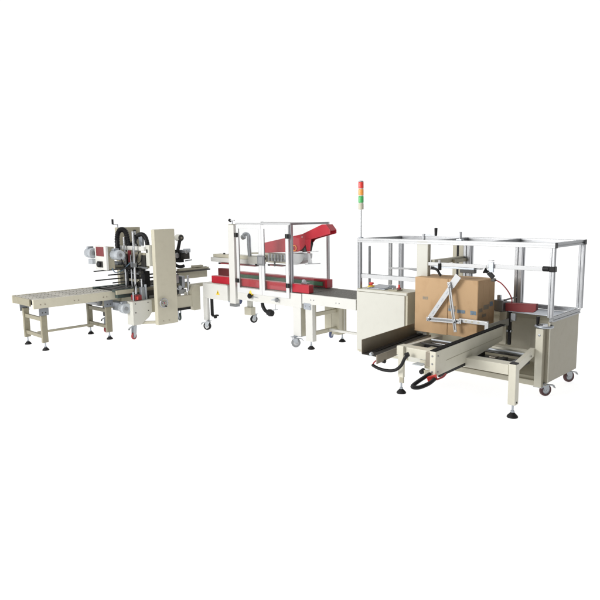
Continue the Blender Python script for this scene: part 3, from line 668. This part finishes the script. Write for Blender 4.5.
m = MB(); m.tube([(6.62,3.285,1.27),(6.63,3.22,1.235),(6.68,3.165,1.15),(6.78,3.16,1.05),(6.92,3.22,.975)], .0075, 'red_tyre', 8, 8); m.build('air_hose', E)
# red beam and pusher box
m = MB(); m.prism([(6.99,3.335,.855),(6.99,3.335,.952),(6.99,2.955,.975),(6.99,2.955,.90),(6.99,2.99,.868)],(.06,0,0),'red_cover',.004); m.build('red_beam', E)
m = MB(); m.box((6.95,3.345,.85),(7.05,3.47,.985),'dark_alu',.005); m.box((6.98,3.40,.986),(7.02,3.44,1.045),'galvanised',.004); m.box((6.985,3.335,.98),(7.3,3.36,.995),'dark_steel',.002); m.build('pusher_block', E)
m = MB(); m.box((6.98,3.31,.44),(7.05,3.40,.848),'cream',.004); m.box((6.99,3.262,.44),(7.03,3.292,.848),'black',.003); m.box((6.985,3.20,.745),(7.02,3.26,.835),'cast_grey',.006); m.box((6.99,3.25,.60),(7.03,3.32,.625),'galvanised',.002); m.box((6.99,3.25,.73),(7.03,3.32,.75),'galvanised',.002); m.build('inner_column', E)
# carton lanes
def lane(y0, y1, x0, x1, za0, za1, zb0, zb1, mat, bev=.003): return [(x0,y0,za0),(x1,y0,zb0),(x1,y0,zb1),(x0,y0,za1)], (0,y1-y0,0), mat
m = MB()
m.prism(*lane(4.345,4.353,5.47,6.60,.437,.605,.50,.648,'brown_steel'), bev=.001)
m.prism(*lane(4.14,4.344,5.47,6.60,.432,.440,.495,.503,'dark_steel'), bev=.001)
m.prism(*lane(4.125,4.139,5.47,6.60,.350,.452,.45,.515,'brown_steel'), bev=.001)
m.prism(*lane(4.353,4.37,5.60,6.58,.45,.46,.50,.51,'cream'), bev=.001)
m.prism(*lane(4.25,4.30,5.60,6.60,.444,.455,.504,.515,'black'), bev=.001)
m.cyl((5.48,4.23,.445),(5.48,4.20,.46),.022,'cast_grey')
m.build('carton_guide', E)
m = MB()
LY2 = 3.135
m.prism([(5.105,LY2,.458),(5.71,LY2,.490),(6.24,LY2,.555),(6.53,LY2,.590),(6.53,LY2,.757),(5.105,LY2,.708)],(0,.066,0),'cream_light',.004)
m.prism([(5.3,LY2+.0002,.585),(6.5,LY2+.0002,.645),(6.5,LY2+.0002,.650),(5.3,LY2+.0002,.590)],(0,-.002,0),'cream_worn',0)
for z in (.50,.58,.66): m.screw((5.105,LY2+.038,z),(-1,0,0),.010,'dark_alu')
m.screw((5.15,LY2,.66),(0,-1,0),.009,'dark_alu'); m.screw((5.15,LY2,.50),(0,-1,0),.009,'dark_alu')
m.build('carton_guide', E)
m = MB(); m.prism([(5.10,LY2+.003,.7095),(6.60,LY2+.003,.7595),(6.60,LY2+.003,.768),(5.10,LY2+.003,.718)],(0,.062,0),'lane_black',.002); m.build('lane_belt', E)
m = MB(); m.bar((5.20,LY2+.02,.448),(5.72,LY2+.02,.470),.03,.030,'black'); m.build('cable', E)
# outrigger
m = MB(); m.box((5.70,2.665,.438),(5.84,4.02,.543),'cream_light',.005); m.build('cross_beam', E)
def out_leg(y0, y1):
    g = MB(); g.box((5.695,y0,.135),(5.775,y1,.555),'cream_light',.005); g.box((5.70,y0+.004,.5555),(5.77,y1-.004,.566),'black',.003); g.screw((5.735,y0,.16),(0,-1,0),.01)
    o = g.build('leg', E); foot(o, 5.735, (y0+y1)/2, .14, .055); return o
out_leg(2.582,2.660); out_leg(4.025,4.10) if False else out_leg(3.90,3.975) if False else None
g = MB(); g.box((5.66,3.90,.19),(5.698,3.97,.555),'cream_light',.004); g.box((5.672,3.905,.12),(5.69,3.96,.30),'cream_worn',.003); g.screw((5.672,3.93,.22),(-1,0,0),.008); o = g.build('leg', E); foot(o, 5.68, 3.935, .13, .055)
m = MB(); m.bar((5.777,2.628,.505),(6.545,2.785,.510),.05,.085,'cream_light'); m.screw((6.32,2.705,.51),(.22,-.97,0),.012); m.build('side_rail', E)
m = MB(); m.box((5.842,3.955,.44),(6.60,4.015,.53),'ivory',.005); m.build('side_rail', E)
m = MB(); m.box((6.50,2.80,.43),(6.60,3.45,.512),'cream_light',.004); m.build('cross_beam', E)
for (x, y0, y1, z, r) in ((5.93,2.69,3.44,.505,.014),(6.40,2.79,3.44,.50,.014)):
    m = MB(); m.cyl((x,y0,z),(x,y1,z),r,'cast_grey',14); m.cyl((x-.0,y0,z-.028),(x,y1,z-.028),.010,'dark_steel',12); m.build('slide_rod', E)
m = MB()
m.box((5.90,2.86,.395),(6.50,3.42,.405),'dark_steel',.002); m.box((5.97,2.98,.406),(6.36,3.04,.45),'dark_steel',.004); m.box((5.98,2.75,.406),(6.40,2.79,.455),'black',.004); m.box((6.10,3.10,.406),(6.22,3.26,.44),'dark_alu',.008); m.box((6.26,3.08,.406),(6.34,3.16,.45),'brown_steel',.006)
m.cyl((6.05,2.86,.43),(6.35,2.86,.43),.025,'dark_alu'); m.box((5.95,3.30,.406),(6.45,3.42,.48),'black',.005); m.cyl((6.1,3.24,.455),(6.1,3.06,.455),.015,'brown_steel')
m.build('lift_unit', E)
m = MB()
m.cyl((6.10,3.94,.52),(6.10,3.30,.52),.010,'dark_steel'); m.cyl((6.32,3.94,.525),(6.32,3.40,.525),.012,'cast_grey'); m.box((5.95,3.45,.385),(6.5,3.93,.392),'dark_steel',.001); m.box((6.14,3.35,.40),(6.24,3.93,.50),'black',.004); m.box((6.0,3.70,.42),(6.09,3.80,.50),'cream_worn',.005); m.box((5.86,3.535,.40),(5.90,3.95,.50),'dark_steel',.004); m.box((6.32,3.55,.40),(6.44,3.95,.49),'dark_alu',.005); m.box((6.1,3.56,.39),(6.18,3.68,.48),'black',.006)
m.build('feed_unit', E)
m = MB(); m.box((5.60,3.50,.40),(5.63,3.565,.56),'brown_steel',.003); m.box((5.632,3.49,.36),(5.69,3.60,.44),'cream_worn',.005); m.cyl((5.60,3.585,.35),(5.54,3.585,.335),.026,'black'); m.box((5.56,3.60,.395),(5.68,3.72,.403),'cast_grey',.002); m.bar((5.56,3.56,.335),(5.66,3.48,.335),.05,.05,'cream'); m.build('adjuster', E)
m = MB(); m.tube([(5.60,4.29,.287),(5.585,4.20,.268),(5.58,4.08,.262),(5.585,3.96,.285),(5.60,3.885,.35),(5.615,3.85,.43),(5.63,3.815,.475)], .019, 'black', 12, 8); m.cyl((5.61,3.84,.47),(5.63,3.80,.49),.026,'black'); m.tube([(5.60,4.29,.287),(5.60,4.26,.33),(5.62,4.22,.36)],.009,'red_tyre',8,5); m.cyl((5.62,4.18,.36),(5.62,4.12,.352),.024,'black'); m.build('cable_hose', E)
m = MB(); m.tube([(5.094,3.191,0.480),(5.004,3.204,0.457),(4.887,3.231,0.413),(4.842,3.222,0.395),(4.878,3.168,0.395),(4.968,3.123,0.421),(5.058,3.114,0.449)], .020, 'black', 12, 9); m.bar((5.027,3.177,0.439),(5.094,3.110,0.466),.022,.05,'signal_red'); m.tube([(5.067,3.096,0.446),(5.148,3.078,0.458),(5.220,3.087,0.473)],.010,'red_tyre',8,5); m.build('cable_hose', E)
# control cabinet
C0, C1, CY0, CY1 = 6.60, 6.97, 4.50, 5.345
m = MB(); m.box((C0+.02,CY0,.12),(C1,CY1,1.018),'cream',.008); cb = m.build('control_cabinet', E)
m = MB(); m.box((C0,CY0+.035,.15),(C0+.019,CY1-.008,.975),'ivory',.006); m.box((C0+.004,CY0+.006,.98),(C0+.022,CY1-.004,1.012),'ivory',.004); m.build('door', cb)
m = MB(); m.prism([(6.66,4.90,1.019),(6.93,4.90,1.019),(6.93,4.90,1.055),(6.66,4.90,1.032)],(0,.30,0),'galvanised',.004); m.prism([(6.68,4.92,1.0345),(6.91,4.92,1.0545),(6.91,4.92,1.0575),(6.68,4.92,1.0375)],(0,.26,0),'touch_screen',.001); m.box((6.66,4.70,1.019),(6.80,4.84,1.034),'cream_worn',.004); m.build('touch_panel', cb)
m = MB(); m.lathe((6.76,5.20,1.018),(0,0,1),[(0,0),(.06,0),(.06,.008),(.045,.035),(0,.035)],'yellow',28); m.lathe((6.76,5.20,1.053),(0,0,1),[(.016,0),(.016,.015),(.034,.02),(.034,.035),(.026,.043),(0,.045)],'signal_red',24); m.build('emergency_stop', cb)
m = MB(); m.box((6.72,4.70,1.035),(6.76,4.74,1.06),'red_cover',.006); m.cyl((6.74,4.72,1.06),(6.74,4.72,1.10),.014,'signal_red'); m.cyl((6.70,4.79,1.035),(6.70,4.79,1.055),.014,'cast_grey'); m.build('push_button', cb)
# signal tower
m = MB(); m.cyl((6.62,5.275,TZ+.028),(6.62,5.275,TZ+.04),.035,'galvanised'); m.cyl((6.62,5.275,TZ+.03),(6.62,5.275,2.11),.009,'aluminium',12); st = m.build('signal_tower', E)
def lens(name, z0, z1, mat):
    g = MB(); r = .037; h = z1-z0; pr_ = [(0,0),(r*.9,0),(r,.006)]
    n = 6
    for k in range(n):
        pr_ += [(r, .006+(h-.018)*(k+.5)/n), (r*.965, .006+(h-.018)*(k+1)/n)]
    pr_ += [(r,h-.008),(r*.9,h),(0,h)]
    g.lathe((6.62,5.275,z0),(0,0,1),pr_,mat,28); return g.build(name, st)
lens('tower_base', 2.105, 2.185, 'cream'); lens('green_lamp', 2.197, 2.285, 'signal_green'); lens('amber_lamp', 2.297, 2.377, 'signal_amber'); lens('red_lamp', 2.389, 2.475, 'signal_red')
for z in (2.185,2.285,2.377):
    m = MB(); m.cyl((6.62,5.275,z),(6.62,5.275,z+.012),.0345,'ivory',28,.05); m.build('tower_ring', st)
m = MB(); m.lathe((6.62,5.275,2.475),(0,0,1),[(.036,0),(.034,.010),(.02,.016),(0,.018)],'galvanised',24); m.build('tower_cap', st)
# folding arm in front of the carton
m = MB(); AX = 6.415
m.bar((AX,4.035,.765),(AX,3.72,1.215),.012,.062,'white_alu',up=(0,.82,.57)); m.bar((AX-.012,3.735,1.19),(AX-.012,3.645,1.315),.012,.085,'white_alu',up=(0,.8,.6))
for t in (.18,.36,.55,.75): 
    p = Vector((AX-.0065,4.035,.765)).lerp(Vector((AX-.0065,3.72,1.215)), t); m.bar(p-Vector((0,.014,-.02)),p+Vector((0,.014,-.02)),.004,.012,'galvanised',up=(0,.82,.57),bev=.001)
def slotted(p, q, w, off):
    p = Vector(p); q = Vector(q); d = (q-p).normalized(); n = Vector((0,-d.z,d.y)); e = w*.36
    for k in (-1,1): m.bar(p+n*(e*k)+off, q+n*(e*k)+off, .010, w*.28, 'white_alu', up=n, bev=.002)
    m.bar(p-d*.012+off, p+d*.012+off, .010, w, 'white_alu', up=n, bev=.003); m.bar(q-d*.012+off, q+d*.012+off, .010, w, 'white_alu', up=n, bev=.003)
    m.bar(p+off+Vector((.005,0,0)), q+off+Vector((.005,0,0)), .002, w*.4, 'dark_alu', up=n, bev=0)
slotted((AX,4.05,.757),(AX,3.60,.775),.052,Vector((-.026,0,0))); slotted((AX,3.755,1.225),(AX,3.655,.655),.040,Vector((-.038,0,0)))
for (y, z) in ((4.03,.765),(3.67,.775),(3.745,1.19)): m.lathe((AX-.03,y,z),(-1,0,0),[(.022,0),(.022,.016),(.012,.02),(.012,.03),(0,.03)],'steel',16)
m.build('folding_arm', E)
m = MB(); m.box((AX-.004,3.27,.762),(AX+.04,3.63,.807),'white_alu',.004)
for y in (3.54,3.46,3.38): m.box((AX-.006,y-.012,.775),(AX-.0045,y+.012,.795),'cream',0)
m.box((AX-.006,3.255,.665),(AX+.0,3.30,.80),'white_alu',.003); m.box((AX,3.262,.69),(6.95,3.275,.775),'aluminium',.003); m.box((AX,3.262,.66),(6.60,3.30,.668),'galvanised',.002)
m.build('pusher_bar', E)
caster(E, 6.655, 2.67, .158, 'maroon_tyre', math.radians(-32), .068, w=.04); caster(E, 7.39, 2.69, .158, 'maroon_tyre', math.radians(-32), .068, w=.04)
caster(E, 7.38, 5.2, .158, 'maroon_tyre', math.radians(150), .058, False)

# ================================================================== 6. CARTON
B = thing('carton', (6.67, 3.85, .565), 'brown cardboard carton with faint blue print, standing behind the white folding arm', 'carton')
BX0, BX1, BY0, BY1, BZ0, BZ1 = 6.47, 6.885, 3.43, 4.285, .575, 1.262
m = MB()
m.box((BX0,BY0,BZ0),(BX1,3.818,BZ1),'cardboard',.004); m.box((BX0-.004,3.821,BZ0-.004),(BX1,BY1,BZ1-.003),'cardboard',.004)
m.box((BX0+.02,BY0+.02,BZ0-.003),(BX1-.02,BY0+.1,BZ0+.002),'cardboard',.001)
for x0, x1 in ((6.474,6.599),(6.6005,6.753),(6.7545,6.884)): m.box((x0,BY0-.004,BZ0+.002),(x1,BY0+.001,BZ1-.002),'cardboard',.0015)
body = m.build('body', B)
def stroke(g, face, u, v, w, h, mat):
    e = random.random()*.0004
    if face == 'f': X = BX0-.0055-e; g.sheet([(X,u,v),(X,u-w,v),(X,u-w,v+h),(X,u,v+h)], mat)
    else: Y = BY0-.0055-e; g.sheet([(u,Y,v),(u+w,Y,v),(u+w,Y,v+h),(u,Y,v+h)], mat)
def glyph(g, face, u0, z0, h, w, mat):
    """one small unreadable dense printed character on a carton face"""
    k = 1 if face == 's' else -1
    t = h*.27
    for f in random.sample(range(5), 4) + [4]:
        if f == 0: stroke(g, face, u0, z0, w, t, mat)
        if f == 1: stroke(g, face, u0, z0+h-t, w, t, mat)
        if f == 2: stroke(g, face, u0, z0+h*.38, w, t, mat)
        if f == 3: stroke(g, face, u0, z0, w*.34, h, mat)
        if f == 4: stroke(g, face, u0+k*w*.66, z0, w*.34, h, mat)
def line(face, a, b, z, h, w, mat, gap=.003):
    k = 1 if face == 's' else -1; u = a; m = MB()
    while (b-u)*k > w: glyph(m, face, u, z, h, w, mat); u += k*(w+gap)
    m.build('print', body)
line('f', 3.805, 3.70, .912, .030, .020, 'ink_grey'); line('f', 3.805, 3.70, .872, .036, .020, 'ink_blue')
line('f', 3.69, 3.565, .862, .040, .024, 'ink_blue'); line('f', 3.515, 3.437, .858, .046, .022, 'ink_blue')
line('f', 4.17, 4.09, .985, .035, .022, 'ink_grey')
line('s', 6.50, 6.60, .885, .045, .020, 'ink_grey'); line('s', 6.615, 6.75, .905, .055, .024, 'ink_grey'); line('s', 6.765, 6.86, .93, .055, .024, 'ink_blue')
line('s', 6.58, 6.70, .82, .035, .018, 'ink_grey')

# ------------------------------------------------------------------ camera
fpx, yaw, pitch, roll = 609.677547, .773652283, .145335510, .0149670201
cy, sy, cp, sp, cr, sr = math.cos(yaw), math.sin(yaw), math.cos(pitch), math.sin(pitch), math.cos(roll), math.sin(roll)
fw = Vector((cy*cp, sy*cp, -sp)); r = Vector((sy, -cy, 0)); d = fw.cross(r)
if d.z > 0: d = -d
r2 = r*cr + d*sr; d2 = -r*sr + d*cr
cam = bpy.data.cameras.new('camera'); cam.sensor_width = 36; cam.lens = fpx/600*36; cam.clip_start = .05; cam.clip_end = 500
co = bpy.data.objects.new('camera', cam); COL.objects.link(co)
mw = Matrix((( r2.x, -d2.x, -fw.x, 0),(r2.y, -d2.y, -fw.y, 0),(r2.z, -d2.z, -fw.z, 2.1),(0,0,0,1)))
co.matrix_world = mw; scene.camera = co

# ------------------------------------------------------------------ light: bright white studio, large softbox at camera left
w = bpy.data.worlds.new('World'); scene.world = w; w.use_nodes = True
N, L = w.node_tree.nodes, w.node_tree.links
bg = N['Background']
tc = N.new('ShaderNodeTexCoord')
dt = N.new('ShaderNodeVectorMath'); dt.operation = 'DOT_PRODUCT'; dt.inputs[1].default_value = (.72, .69, .06)
L.new(tc.outputs['Generated'], dt.inputs[0])
mr = N.new('ShaderNodeMapRange'); mr.interpolation_type = 'SMOOTHSTEP'
mr.inputs['From Min'].default_value = -.55; mr.inputs['From Max'].default_value = .66
mr.inputs['To Min'].default_value = .05; mr.inputs['To Max'].default_value = 1.06
L.new(dt.outputs['Value'], mr.inputs['Value']); L.new(mr.outputs['Result'], bg.inputs['Strength'])
bg.inputs['Color'].default_value = (1, 1, 1, 1)

def softbox(name, loc, target, sx, sy_, power, col=(1,1,1)):
    l = bpy.data.lights.new(name, 'AREA'); l.shape = 'RECTANGLE'; l.size = sx; l.size_y = sy_; l.energy = power; l.color = col
    o = bpy.data.objects.new(name, l); COL.objects.link(o); o.location = loc
    o.rotation_euler = (Vector(target)-Vector(loc)).to_track_quat('-Z', 'Y').to_euler(); return o
softbox('key_softbox', (-2.5, 7.6, 3.6), (6.6, 6.4, .8), 5, 3.6, 810, (1, .988, .97))
softbox('top_softbox', (4.5, 4.5, 6.5), (6.8, 6.2, .5), 3, 3, 90, (1, .99, .97))

scene.view_settings.view_transform = 'Standard'; scene.view_settings.look = 'None'; scene.view_settings.exposure = 0
for o in bpy.data.objects:
    if 'wo' in o: del o['wo']
